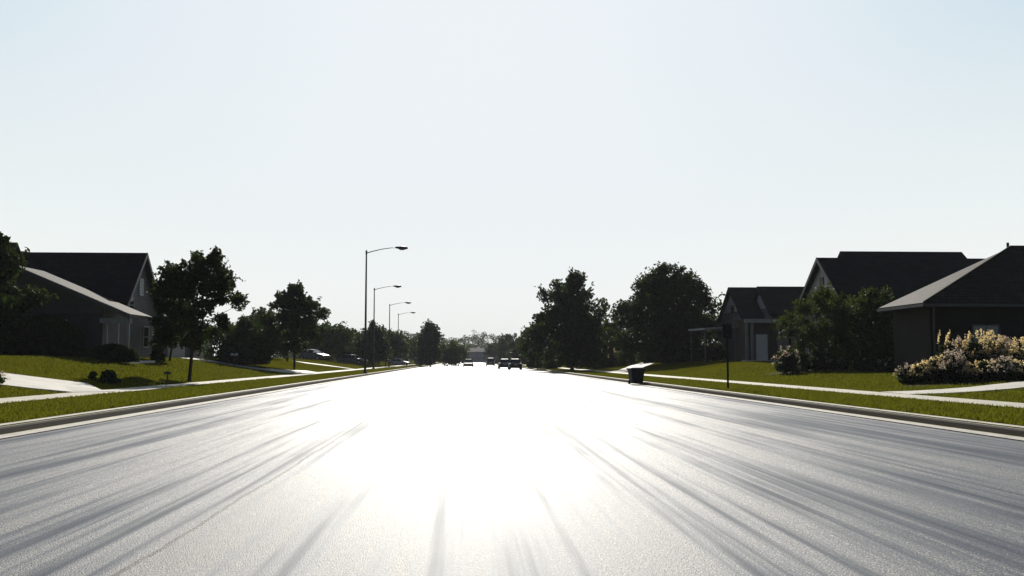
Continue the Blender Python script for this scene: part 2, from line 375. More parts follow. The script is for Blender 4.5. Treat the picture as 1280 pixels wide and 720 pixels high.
def envelope(shape,t):
    "crown radius (0..1) at height fraction t"
    if shape=='round': return math.sqrt(max(0,1-(2*t-1)**2))**.9
    if shape=='cone': return max(0,(1-t)**.8*(.35+.65*min(1,t*6)))
    if shape=='vase': return max(0,math.sin(PI*min(1,(t*.78+.16)))**.75)
    if shape=='oak': return max(0,math.sin(PI*min(1,t*.86+.12))**.6)
    if shape=='full': return float(np.interp(t,[0,.3,.5,.7,.85,1],[.75,1,.95,.72,.52,.2]))
    if shape=='tall': return max(0,1-abs(2*t-.75)**2.2/2.0)**.8 if t<.95 else .25
def tree(name,label,x,y,ztop,width,zcrown,shape='round',n=9000,leaf=.15,m='leaf_dark',seed=1,group=None,trunk_r=None,sparse=.25,lean=0,clumps=60,cr=.16,cat='tree',zbase=None,wy=None):
    r=np.random.default_rng(seed); z0=(ground(x,y) if zbase is None else zbase)-.05
    t=root(name,(x,y,z0),label,cat,group)
    hc=ztop-zcrown; W=width/2; cs=[]; phase=r.uniform(0,6.28,4)
    while len(cs)<clumps:
        tt=r.random(); e=envelope(shape,tt)
        if r.random()>e+.12: continue
        a=r.uniform(0,2*PI); lump=1+.16*math.sin(2*a+phase[0]+3*tt)+.13*math.sin(3*a+phase[1]-5*tt)+.08*math.sin(7*tt+phase[2])
        q=math.sqrt(r.random())*W*e*lump*.92
        cs.append((x+lean*tt+q*math.cos(a),y+q*math.sin(a)*(wy or 1),zcrown+hc*tt*.97))
    C=np.array(cs); R=r.uniform(.55,1.25,len(C))*cr*width
    # keep the clumps inside the crown outline
    tz=np.clip((C[:,2]-zcrown)/hc,0,1)
    R*=np.where(tz>.8,.85 if shape=='full' else .62,1)
    P=leaves(C,R,int(n*(1-sparse)),leaf,r)
    # stray outer sprays
    k=int(n*sparse); ci=r.integers(0,len(C),k//18+1); sp=[]
    for i in ci:
        c=C[i]; o=c-np.array([x+lean*.5,y,zcrown+hc*.45]); o/=np.linalg.norm(o)+1e-6; o=o+r.normal(0,.35,3); o/=np.linalg.norm(o)
        L=R[i]*r.uniform(.8,1.7); tt=r.random(18)
        sp.append(c+o*(tt*L)[:,None]+r.normal(0,.06*width/5,(18,3)))
    P=np.concatenate([P]+sp) if sp else P
    P=P[P[:,2]>z0+.1]
    o=np.array([x,y,z0])
    quads('crown',leaf_faces(P-o,leaf,r),M[m],t)
    # trunk and limbs
    tr=trunk_r or .028*(ztop-z0)**.9*.6
    b=MB(); zf=zcrown+hc*.55
    pts=[(x,y,z0),(x+.02,y,z0+.25),(x+lean*.1+r.normal(0,.04),y+r.normal(0,.04),(z0+zcrown)/2),(x+lean*.25,y,zcrown+.1*hc),(x+lean*.5,y,zf)]
    b.tube(pts,[tr*1.5,tr*1.1,tr,tr*.8,tr*.3],9)
    o_=b.build('trunk',M['bark'],t,smooth=True)
    lb=MB()
    for i in r.choice(len(C),min(16,len(C)),replace=False):
        s0=Vector(pts[3]).lerp(Vector(pts[4]),r.random()*.8) if r.random()<.6 else Vector(pts[2]).lerp(Vector(pts[3]),.6+.4*r.random())
        e=Vector(C[i]); 
        if e.z<s0.z: e.z=s0.z+.2
        md=s0.lerp(e,.5)+Vector((0,0,.06*width)); lb.tube([s0,md,e],[tr*.42,tr*.26,tr*.08],6)
    lb.build('limb',M['bark'],t,smooth=True)
    return t
def shrub(name,label,x,y,w,h,n=2500,trim=False,leaf=.09,m='leaf_dark',seed=1,group=None,blooms=0,bm='petal',bsize=.07,btop=.55,d=None,cat='shrub',spikes=False):
    r=np.random.default_rng(seed); z0=ground(x,y)-.03
    t=root(name,(x,y,z0),label,cat,group); d=d or w
    k=34; a=r.uniform(0,2*PI,k); el=r.random(k); q=np.sqrt(r.random(k))
    C=np.stack([q*np.cos(a)*w*.38*np.sqrt(1-el**2*.8),q*np.sin(a)*d*.38*np.sqrt(1-el**2*.8),h*(.12+.68*el*(.8+.2*r.random(k)))],1)
    R=r.uniform(.7,1.2,k)*min(w,h*1.3)*.19
    P=leaves(C,R,n,leaf,r)
    if trim:
        dv=r.normal(0,1,(n,3)); dv[:,2]=np.abs(dv[:,2]); dv/=np.linalg.norm(dv,axis=1)[:,None]
        bump=1+.05*np.sin(5*dv[:,0]+2*dv[:,2])+.04*np.sin(9*dv[:,1]+6*dv[:,0])
        sq=1/np.maximum(np.abs(dv),1e-6).max(1)**.35
        P=dv*(bump*sq*.94*(r.random(n)**.18))[:,None]*np.array([w/2,d/2,h*.95])
    P=P[P[:,2]>0.02]
    quads('foliage',leaf_faces(P,leaf,r),M[m],t)
    b=MB()
    for i in range(7):
        c=Vector(C[i]); b.tube([(c.x*.15,c.y*.15,0),(c.x*.5,c.y*.5,c.z*.5),tuple(c)],[.03,.02,.008],5)
    o=bpy.data.objects.new('stems',bpy.data.meshes.new('stems')); o.data.from_pydata(b.v,[],b.f); o.data.materials.append(M['bark']); COL.objects.link(o); o.parent=t
    if blooms:
        B=[];
        for i in range(blooms):
            dd=r.normal(0,1,3); dd[2]=abs(dd[2])*.8+btop*.6; dd[1]-=.35; dd/=np.linalg.norm(dd)
            p=np.array([dd[0]*w*.5,dd[1]*d*.5,h*(.30+.66*dd[2])])*r.uniform(.9,1.08)
            nn=16 if spikes else 10
            if spikes:
                hh=r.uniform(.12,.32); tt=r.random(nn); pp=p+np.stack([r.normal(0,.028,nn)*(1.2-tt),r.normal(0,.028,nn)*(1.2-tt),tt*hh],1)
            else: pp=p+r.normal(0,bsize*.38,(nn,3))
            B.append(pp)
        tag(quads('blossoms',leaf_faces(np.concatenate(B),bsize*.62,r,elong=1.1),M[bm],t),kind='stuff')
    return t

# left side
tree('leafy_tree','dense leafy tree cut by the left edge, before the dark gabled house',xa(-22,52),52,za(289,52),4.6,ground(-25,52)+.2,'round',n=17000,leaf=.17,seed=11,sparse=.10,m="leaf_dark")
shrub('rounded_shrub','big rounded black-green shrub beside the leafy tree at the left edge',xa(58,54),54,4.5,2.5,n=24000,leaf=.085,seed=12,trim=True,d=2.4)
shrub('low_shrub','low dark shrub below the siding wall of the left house',xa(140,55.6),55.6,3.3,1.1,n=10000,leaf=.07,seed=13,trim=True,d=1.3)
shrub('low_shrub','narrow upright shrub at the far corner of the left house porch',xa(197,63),63,1.1,1.2,n=2200,leaf=.1,seed=14)
shrub('small_shrub','little dark mounded shrub on the lawn beside the left driveway',xa(137,41.2),41.2,.95,.62,n=2200,leaf=.06,seed=15)
shrub('small_shrub','tiny brownish tuft left of the mounded shrub on the lawn',xa(117,41.6),41.6,.4,.5,n=600,leaf=.05,seed=16,m='leaf_olive')
shrub('flowering_shrub','small shrub with white blooms on the near edge of the left driveway',xa(4,33.4),32.6,1.0,.62,n=2000,leaf=.06,seed=17,blooms=26,bm='petal_pale',bsize=.09)
tree('young_tree','open-crowned young tree by the sidewalk right of the left house',xa(237,50),50,za(318,50),4.6,2.25,'vase',n=21000,leaf=.125,seed=27,lean=.55,sparse=.38,trunk_r=.085,clumps=120,cr=.10,m='leaf_dark')
tree('slim_tree','slim tree with thin trunk behind the open-crowned young tree',xa(212,66),66,za(372,66),2.3,za(424,66),'round',lean=.9,n=5000,leaf=.16,seed=22,trunk_r=.07)
tree('bushy_tree','low bushy dark tree between the two young street trees',xa(303,80),80,za(402,80),5.7,ground(-18,80)+.3,'oak',n=11000,leaf=.18,seed=23,sparse=.1)
tree('background_tree','domed tree top behind the low bushy tree',xa(324,112),112,za(388,112),7.4,2.0,'round',n=6500,leaf=.26,seed=24,sparse=.12,m='leaf_far')
tree('young_tree','second young tree along the left sidewalk, with upright ragged top',xa(368,87),87,za(357,87),5.5,2.3,'oak',n=16000,leaf=.18,seed=36,sparse=.36,clumps=110,cr=.105)
GL='trees lining the left side far down the road'
for i,(px,Y,py,w,sh,ms) in enumerate([(404,150,404,9,'round','leaf_dark'),(425,165,411,9,'round','leaf_far'),(443,170,413,10,'round','leaf_far'),(465,158,402,7.5,'cone','leaf_dark'),(482,178,411,8,'round','leaf_far'),(495,215,417,9,'round','leaf_far'),(510,260,421,11,'round','leaf_far'),(524,235,425,9,'round','leaf_far')]):
    names=['clump-topped tree just right of the second young tree','broad dark tree in the row between the young tree and nearest lamp','rounded tree directly left of the nearest street lamp pole','pointed conifer directly right of the nearest street lamp pole','rounded tree right of the pointed conifer behind the lamps','hazy round tree under the third street lamp','farthest hazy round tree left of the tall pointed tree','low tree at the left foot of the tall pointed tree']
    tree('conifer_tree' if sh=='cone' else 'background_tree',names[i],xa(px,Y),Y,za(py,Y),w,1.6,sh,n=6500,leaf=.3,seed=40+i,group=GL,m=ms,sparse=.12,cr=.17)
tree('pointed_tree','tall pointed tree on the left where the road meets the horizon',xa(538,195),195,za(399,195),8.8,1.3,'cone',n=9500,leaf=.32,seed=52,group=GL,sparse=.1,cr=.13,clumps=90)
tree('background_tree','lower tree on the right flank of the tall pointed tree',xa(560,215),215,za(424,215),8.2,1.0,'oak',n=5000,leaf=.32,seed=53,group=GL,m='leaf_olive',sparse=.12)
tree('background_tree','small olive tree closest to the road end on the left',xa(572,240),240,za(436,240),6,.8,'oak',n=2600,leaf=.32,seed=54,group=GL,m='leaf_olive')
# right side
GR='trees lining the right side of the road'
tree('roadside_tree','tall ragged layered tree on the right verge, left of the broad tree',xa(715,110),110,za(342,110),9.0,1.3,'full',n=28000,leaf=.24,seed=66,group=GR,sparse=.16,clumps=150,cr=.11,trunk_r=.2)
tree('roadside_tree','shorter tree pressed against the left flank of the tall ragged tree',xa(672,128),128,za(402,128),5.2,1.4,'oak',n=6000,leaf=.26,seed=62,group=GR,m='leaf_olive')
tree('roadside_tree','medium tree in the gap between the two large right-hand trees',xa(764,122),122,za(399,122),6.6,1.2,'oak',n=8500,leaf=.26,seed=63,group=GR,m='leaf_olive',sparse=.15)
tree('broad_tree','broad full dark tree left of the far right-hand house',xa(835,97),97,za(330,97),9.6,1.0,'oak',n=34000,leaf=.22,seed=75,group=GR,sparse=.13,clumps=170,cr=.125,trunk_r=.24)
for i,(px,Y,py,w) in enumerate([(636,285,417,9.5),(650,262,421,8),(622,330,428,8),(660,235,428,7)]):
    tree('background_tree',['pair of rounded crowns above the dark cars, taller one','rounded tree right behind the dark cars','low hazy tree left of the dark cars on the road','small tree between the dark cars and the ragged tree'][i],xa(px,Y),Y,za(py,Y),w,.9,'oak',n=4500,leaf=.36,seed=80+i,group=GR,m='leaf_far',sparse=.12)
tree('feathery_tree','feathery low tree in front of the pale gable of the large house',xa(1040,59),59,za(358,59),5.6,.8,'oak',n=24000,leaf=.10,seed=90,m='leaf_olive',sparse=.45,clumps=90,cr=.12)
tree('feathery_tree','wide feathery tree between the gabled house and the hip-roofed house',xa(1096,55),55,za(362,55),5.4,.8,'oak',n=24000,leaf=.10,seed=91,m='leaf_olive',sparse=.45,clumps=90,cr=.12)
tree('background_tree','tree mass behind the right flank of the broad tree, next to the twin-gabled house',xa(884,114),114,za(386,114),7.5,.6,'oak',n=9000,leaf=.26,seed=88,group=GR,sparse=.1)
# undergrowth under the right-hand trees
ug=[(668,140,2.4,1.6),(690,132,2.6,1.8),(724,122,3.2,2.6),(745,118,3.0,2.5),(765,115,3.0,2.3),(790,111,3.4,2.4),(815,106,3.2,2.3),(842,101,3.4,2.3),(868,97,3.0,2.2),(893,93,2.6,1.9)]
ul=['shrub at the far left end of the undergrowth row','shrub left of the ragged tree trunk','shrub right of the ragged tree trunk','pale-flecked shrub right of the ragged tree','shrub below the gap between the large trees','shrub behind the wheelie bin','shrub at the left foot of the broad tree','shrub under the middle of the broad tree','shrub at the right foot of the broad tree','last shrub of the row next to the porch house']
for i,(px,Y,w,h) in enumerate(ug):
    shrub('undergrowth_shrub',ul[i],xa(px,Y),Y,w*1.35,h,n=2600,leaf=.16,seed=100+i,group='shrubs under the right-hand trees',m='leaf_olive' if i in (3,4,5) else 'leaf_dark',blooms=14 if i in (3,4,5,8) else 0,bm='petal',bsize=.13)
# shrubs by the right-hand houses
shrub('rose_bush','pink-white blooming bush closest to the white porch door',xa(984,57),57,1.75,1.75,n=5000,leaf=.085,seed=120,blooms=24,bm='petal_pale',bsize=.17,group='bushes in front of the gabled house')
tree('feathery_tree','lowest feathery tree, directly left of the hip-roofed house corner',xa(1128,52.5),52.5,za(384,52.5),3.6,.7,'oak',n=9000,leaf=.13,seed=93,m='leaf_olive',sparse=.3,clumps=60,cr=.14)
rb=[(1003,58.5,1.3,1.35,0),(1025,58,1.5,1.5,6),(1046,57.5,1.5,1.35,7),(1068,56.5,1.5,1.2,8),(1090,54.5,1.4,.9,6),(1109,51.5,1.3,.8,6)]
rl=['dark bush immediately right of the rose bush','bush with one white spray right of the rose bush','bush with pale heads under the feathery tree','bush with few pale heads right of the middle of the bed','low bush under the wide feathery tree','lowest bush between the bed and the flowering mass']
for i,(px,Y,w,h,bl) in enumerate(rb):
    shrub('garden_bush',rl[i],xa(px,Y),Y,w,h,n=3200,leaf=.085,seed=130+i,blooms=bl,bm='petal_pale',bsize=.14,group='bushes in front of the gabled house')
fb=[(1132,43.2,1.0,.95,30,0),(1152,42.6,1.1,1.05,60,0),(1172,42.2,1.1,1.05,65,0),(1192,41.8,1.1,1.15,75,0),(1212,41.4,1.1,1.1,70,0),(1232,41.0,1.2,.95,50,0),(1255,40.6,1.3,1.0,50,0),(1278,40.2,1.3,1.1,50,0),
    (1184,44.0,1.2,2.0,14,1),(1203,43.8,1.2,2.15,18,1),(1222,43.4,1.3,2.2,30,1),(1240,43.0,1.4,2.25,75,1),(1258,42.6,1.4,2.2,95,1),(1277,42.2,1.5,2.15,95,1),(1300,41.8,1.6,2.2,70,1)]
for i,(px,Y,w,h,bl,tall) in enumerate(fb):
    q_=random.Random(i*7+3); w*=q_.uniform(.85,1.25); h*=q_.uniform(.78,1.12) if tall else q_.uniform(.72,1.4); Y+=q_.uniform(-.25,.25)-5.0; w*=.9; h*=.9
    shrub('flowering_shrub','%s, %s by the hip-roofed house'%(('tall shrub with upright cream flower heads' if tall else 'knee-high shrub thick with cream blooms'),
        ('leftmost','second from the left','third from the left','fourth from the left','fifth from the left','sixth from the left','seventh from the left','eighth from the left')[i-8 if tall else i]),
        xa(px,Y),Y,w,h,n=3000,leaf=.08,seed=150+i,blooms=int(bl*(1.45 if tall else 1.0)),bm='petal' if i%3 else 'petal_pale',bsize=.10,btop=.5,group='flowering shrubs before the hip-roofed house',spikes=bool(tall) and i<11)
# far wood closing the road
def wood():
    r=np.random.default_rng(5); C=[];R=[]
    for i in range(260):
        x=r.uniform(-60,70); y=r.uniform(570,640); h=r.uniform(13.5,18.5)*(1+.12*math.sin(x*.11))-.03*x; 
        for k in range(3): C.append((x+r.normal(0,1.6),y,h*(.3+.28*k))); R.append(r.uniform(2.2,3.6)*(1.1-.2*k))
    for sx in (-1,1):
        for i in range(260):
            y=r.uniform(270,560); x=sx*r.uniform(26,60); h=r.uniform(5,8.5)
            for k in range(3): C.append((x+r.normal(0,1),y,h*(.25+.3*k))); R.append(r.uniform(1.8,2.8)*(1.1-.2*k))
    P=leaves(np.array(C),np.array(R),90000,.7,r); P=P[P[:,2]>0]
    o=quads('distant_wood',leaf_faces(P,.62,r),M['leaf_far']); tag(o,'hazy far-off wood closing the end of the road','wood',kind='stuff')
wood()

# ------------------------------------------------------------------ houses
def slab(b, pts, th):
    "roof slab: quad/tri pts (top face, any winding) with thickness th straight down"
    b.prism(pts,(0,0,-th))
def gable_x(b, x0,x1,yN,yR,yF,zN,zR,zF,th=.22):
    "two slopes, ridge along X"
    pr=[(x0,yN,zN),(x0,yR,zR),(x0,yF,zF),(x0,yF,zF-th),(x0,yR,zR-th*1.25),(x0,yN,zN-th)]
    b.prism(pr,(x1-x0,0,0))
def gable_y(b, y0,y1,xL,xR_,xF,zL,zR,zF,th=.22):
    pr=[(xL,y0,zL),(xR_,y0,zR),(xF,y0,zF),(xF,y0,zF-th),(xR_,y0,zR-th*1.25),(xL,y0,zL-th)]
    b.prism(pr,(0,y1-y0,0))
def wall_gx(b,x0,x1,yN,yR,yF,z0,zN,zR,zF):
    b.prism([(x0,yN,z0),(x0,yN,zN),(x0,yR,zR),(x0,yF,zF),(x0,yF,z0)],(x1-x0,0,0))
def win_front(par,xc,y,zc,w,h,grid=True,m='trim'):
    "window in a wall facing the camera (-Y)"
    f=MB(); t=.07
    f.box(xc-w/2-t,xc+w/2+t,y-.06,y+.02,zc+h/2,zc+h/2+t); f.box(xc-w/2-t-.03,xc+w/2+t+.03,y-.09,y+.02,zc-h/2-t,zc-h/2)
    f.box(xc-w/2-t,xc-w/2,y-.06,y+.02,zc-h/2,zc+h/2); f.box(xc+w/2,xc+w/2+t,y-.06,y+.02,zc-h/2,zc+h/2)
    f.box(xc-w/2,xc+w/2,y-.045,y+.01,zc-.02,zc+.02)
    if grid: f.box(xc-.015,xc+.015,y-.04,y+.01,zc-h/2,zc-.02); f.box(xc-.015,xc+.015,y-.04,y+.01,zc+.02,zc+h/2)
    o=f.build('window',M[m],par); g=MB(); g.box(xc-w/2,xc+w/2,y-.028,y-.012,zc-h/2,zc+h/2); g.build('pane',M['glass'],o); return o
def win_side(par,x,yc,zc,w,h,s,m='trim'):
    "window in a wall facing the road; s=+1 faces +X"
    f=MB(); t=.07; X=lambda a,b_: sorted((x+s*a,x+s*b_))
    a,c=X(-.02,.06)
    f.box(a,c,yc-w/2-t,yc+w/2+t,zc+h/2,zc+h/2+t); f.box(a,c+.0,yc-w/2-t,yc+w/2+t,zc-h/2-t,zc-h/2)
    f.box(a,c,yc-w/2-t,yc-w/2,zc-h/2,zc+h/2); f.box(a,c,yc+w/2,yc+w/2+t,zc-h/2,zc+h/2); f.box(*X(-.01,.045),yc-w/2,yc+w/2,zc-.02,zc+.02)
    o=f.build('window',M[m],par); g=MB(); g.box(*X(.012,.028),yc-w/2,yc+w/2,zc-h/2,zc+h/2); g.build('pane',M['glass'],o); return o
def vent_side(par,x,yc,zc,w,h,s):
    b=MB(); t=.06; X=lambda a,c: sorted((x+s*a,x+s*c))
    b.box(*X(-.02,.07),yc-w/2-t,yc-w/2,zc-h/2,zc+h/2); b.box(*X(-.02,.07),yc+w/2,yc+w/2+t,zc-h/2,zc+h/2); b.box(*X(-.02,.07),yc-w/2-t,yc+w/2+t,zc+h/2,zc+h/2+t); b.box(*X(-.02,.07),yc-w/2-t,yc+w/2+t,zc-h/2-t,zc-h/2)
    n=int(h/.1)
    for i in range(n):
        z=zc-h/2+.1*i; b.box(*X(.0,.05),yc-w/2,yc+w/2,z,z+.06)
    return b.build('gable_vent',M['white_paint'],par)

# ---- left house
def left_house():
    z0=1.3
    hs=root('gabled_house',(-27,63,1.5),'dark-roofed steep-gabled house on the left, with a strip of sunlit lower roof','house')
    xg=xa(177,65,330); zr=za(316,65,177)
    yN,yF=61.1,69.0; zN=zr-4.1; zF=zr-4.15
    b=MB(); gable_x(b,-40,xg+.35,yN-.3,65,yF+.3,zN-.3,zr,zF-.3); b.build('roof',M['shingle'],hs)
    # taller roof further left
    pk=at(22,303,66.5)
    b=MB(); gable_x(b,-41,pk.x,62.6,66.5,70.4,pk.z-4.0,pk.z,pk.z-4.0); b.build('upper_roof',M['shingle'],hs)
    b=MB(); wall_gx(b,-40.7,pk.x-.3,63.1,66.5,69.9,z0,pk.z-3.8,pk.z-.3,pk.z-3.8); b.build('upper_wall',M['lap'],hs)
    b=MB(); wall_gx(b,-39.6,xg,yN+.35,65,yF-.35,z0,zN+.05,zr-.3,zF+.05); w=b.build('wall',M['lap'],hs)
    # rake boards of the road-facing gable
    b=MB(); x=xg+.351
    b.prism([(x,yN-.32,zN-.3),(x,65,zr+.02),(x,65,zr-.3),(x,yN-.32,zN-.62)],(.04,0,0)); b.prism([(x,65,zr+.02),(x,yF+.32,zF-.3),(x,yF+.32,zF-.62),(x,65,zr-.3)],(.04,0,0)); b.build('bargeboard',M['trim_dk'],hs)
    tag(vent_side(hs,xg,65,zr-2.3,.55,1.0,1),'white louvred vent high in the gable')
    win_side(hs,xg,63.2,zr-3.6,.8,.9,1)
    win_side(hs,xg,66.2,2.9,1.0,1.3,1)
    # front wing: gable facing the camera, right slope catches the sun
    A=at(18,331,56); E=at(163,392.5,56); slp=(A.z-E.z)/(E.x-A.x); w_=E.x-A.x
    b=MB(); gable_y(b,56,59.9,A.x-w_,A.x,E.x,A.z-slp*w_,A.z,E.z,.2); b.build('wing_roof',M['shingle_br'],hs)
    b=MB(); d=.05
    b.prism([(A.x,55.95,A.z-.02),(E.x,55.95,E.z-.02),(E.x,55.95,E.z-.30),(A.x,55.95,A.z-.32)],(0,.047,0)); b.prism([(A.x-w_,55.95,A.z-slp*w_-.02),(A.x,55.95,A.z-.02),(A.x,55.95,A.z-.32),(A.x-w_,55.95,A.z-slp*w_-.3)],(0,.047,0))
    b.build('bargeboard',M['trim_dk'],hs)
    xw=E.x-1.9
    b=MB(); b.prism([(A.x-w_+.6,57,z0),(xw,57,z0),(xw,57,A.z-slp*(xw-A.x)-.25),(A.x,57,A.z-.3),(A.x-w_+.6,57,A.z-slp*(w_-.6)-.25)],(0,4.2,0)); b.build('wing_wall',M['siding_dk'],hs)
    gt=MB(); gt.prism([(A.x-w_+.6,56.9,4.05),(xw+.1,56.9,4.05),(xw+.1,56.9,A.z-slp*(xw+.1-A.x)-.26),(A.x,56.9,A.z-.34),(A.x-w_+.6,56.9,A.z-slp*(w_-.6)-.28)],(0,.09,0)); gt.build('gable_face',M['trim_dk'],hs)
    for xc in (-28.5,-26.2,-23.6): win_front(hs,xc,57,2.95,1.0,1.35)
    # porch behind the slope: posts and beam
    b=MB(); b.box(xw,E.x-.15,56.5,56.7,E.z-.5,E.z-.22); b.build('porch_beam',M['trim'],hs)
    for xc in (xw+.35,xw+1.0,E.x-.3):
        p=MB(); g=ground(xc,56.6); p.box(xc-.07,xc+.07,56.53,56.67,g,E.z-.502); p.box(xc-.11,xc+.11,56.49,56.71,g,g+.2); p.build('porch_post',M['trim'],hs)
    b=MB(); b.box(xw+.002,E.x-.1,56.45,61,z0-.3,ground(xw+1,57)+.03); b.build('porch_floor',M['drive'],hs)
    # low garage wing beyond
    xg2=xg-.1
    b=MB(); gable_y(b,69.5,84.5,xg2-6.4,xg2-3,xg2+.45,4.1,5.4,4.1); b.build('garage_roof',M['shingle'],hs)
    b=MB(); b.box(xg2-6,xg2,69.6,84,z0,3.95); b.build('garage_wall',M['lap'],hs)
    for yc in (73.5,79.5):
        g=MB(); zg=ground(xg2,yc); g.box(xg2+.003,xg2+.05,yc-2.2,yc+2.2,zg-.1,zg+2.1)
        for k in range(1,4): g.box(xg2+.05,xg2+.065,yc-2.15,yc+2.15,zg+.53*k-.26,zg+.53*k+.2)
        g.build('garage_door',M['trim'],hs)
    ch=MB(); ch.box(-30.6,-29.8,66.2,67,zr-1.6,zr+.2); ch.build('chimney',M['brick'],hs)
left_house()

# ---- right, nearest: hip roof
def hip_house():
    hs=root('hip_roofed_house',(28,50,.7),'low brick house with half-sunlit hip roof, cut by the right edge','house')
    N_=at(1155,378,46); Fp=at(1114,382,49.8); A=at(1263,309,48.9); XE=48
    zE=N_.z; Fp.z=zE; Fp.x=N_.x
    th=.2
    def hip(b,xa_,xb,ya,yb,ze,ax,bx,yr,zr):
        v=[(xa_,ya,ze),(xb,ya,ze),(xb,yb,ze),(xa_,yb,ze),(ax,yr,zr),(bx,yr,zr),(xa_,ya,ze-th),(xb,ya,ze-th),(xb,yb,ze-th),(xa_,yb,ze-th)]
        b.add(v,[(0,1,5,4),(1,2,5),(2,3,4,5),(3,0,4),(9,8,7,6),(6,7,1,0),(7,8,2,1),(8,9,3,2),(9,6,0,3)])
    b=MB(); hip(b,N_.x,XE,46,51.2,zE,A.x,XE-3,48.9,A.z); b.build('roof',M['shingle_br'],hs)
    b=MB(); rc=[(A.x,48.9,A.z+.03),(XE-3,48.9,A.z+.03)]; b.tube(rc,.07,6); b.tube([(N_.x,46,zE+.02),(A.x,48.9,A.z+.03)],.06,6); b.build('ridge_cap',M['shingle_br'],hs)
    b=MB(); hip(b,A.x+2.2,XE+2,49.5,63,zE,A.x+6.5,XE-2,56,A.z+.3); b.build('rear_roof',M['shingle_br'],hs)
    b=MB(); b.box(N_.x-.04,XE,45.9,45.99,zE-.2,zE-.06); b.box(N_.x-.1,N_.x-.01,45.9,51.2,zE-.2,zE-.06); b.build('rain_gutter',M['trim_dk'],hs)
    b=MB(); b.box(N_.x+.6,XE-.5,46.7,50.8,.3,zE-.15); b.build('wall',M['brick'],hs)
    b=MB(); b.box(A.x+2.8,XE+1.5,50.803,62.4,.3,zE-.15); b.build('rear_wall',M['brick'],hs)
    for xc in (26,29.2,33.5,38): win_front(hs,xc,46.7,2.3,1.3,1.5,m='trim_dk')
    b=MB(); b.tube([(N_.x+.75,46.55,zE-.2),(N_.x+.75,46.6,.5)],.05,6); b.build('downpipe',M['trim_dk'],hs)
    b=MB(); p=at(1242,314,49.5); b.tube([(p.x+1.2,50.2,p.z-1.0),(p.x+1.2,50.2,p.z+.55)],.07,8); b.build('vent_pipe',M['metal_dk'],hs)
hip_house()

# ---- right, middle: large gabled house
def big_house():
    hs=root('large_gabled_house',(32,66,.9),'large house with long dark two-level roof and pale vented gable','house')
    g=at(1021,322,66); xg=g.x+.35; zr=g.z
    b=MB(); yN=62.2; zN=zr-3.0; yF=70; 
    gable_x(b,xg-.35,43,yN-.2,66,yF+.2,zN-.15,zr,zN-.15); b.build('roof',M['shingle'],hs)
    b=MB(); wall_gx(b,xg,42.6,yN+.3,66,yF-.3,.5,zN+.15,zr-.3,zN+.15); b.build('wall',M['lap'],hs)
    b=MB(); x=xg-.391; b.prism([(x,yN-.22,zN-.15),(x,66,zr+.02),(x,66,zr-.3),(x,yN-.22,zN-.45)],(.04,0,0)); b.prism([(x,66,zr+.02),(x,yF+.22,zN-.15),(x,yF+.22,zN-.45),(x,66,zr-.3)],(.04,0,0)); b.build('bargeboard',M['trim_dk'],hs)
    gf=MB(); gf.prism([(xg-.012,yN+1.0,zN+.5),(xg-.012,66,zr-.55),(xg-.012,yF-1.0,zN+.5)],(.01,0,0)); gf.build('gable_face',M['trim'],hs)
    v=vent_side(hs,xg-.014,66,zr-1.9,.5,.9,-1); v.data.materials.clear(); v.data.materials.append(M['trim_dk'])
    # taller block on the roof behind
    a=at(1050,314,68.5); c=at(1202,314,68.5)
    b=MB(); gable_x(b,a.x,c.x,62.6,68.5,74.4,a.z-4.4,a.z,a.z-4.4); b.build('upper_roof',M['shingle'],hs)
    b=MB(); wall_gx(b,a.x+.3,c.x-.3,63.2,68.5,73.8,.5,a.z-4.2,a.z-.3,a.z-4.2); b.build('upper_wall',M['lap'],hs)
    for yc in (63.9,66.2,68.4): win_side(hs,xg,yc,2.6,.9,1.4,-1)
    for xc in (27,30.5,34): win_front(hs,xc,yN+.3,2.6,1.2,1.4)
    b=MB(); b.box(a.x+5,a.x+5.7,69.6,70.3,a.z-1.2,a.z-.1); b.build('chimney',M['brick'],hs)
big_house()

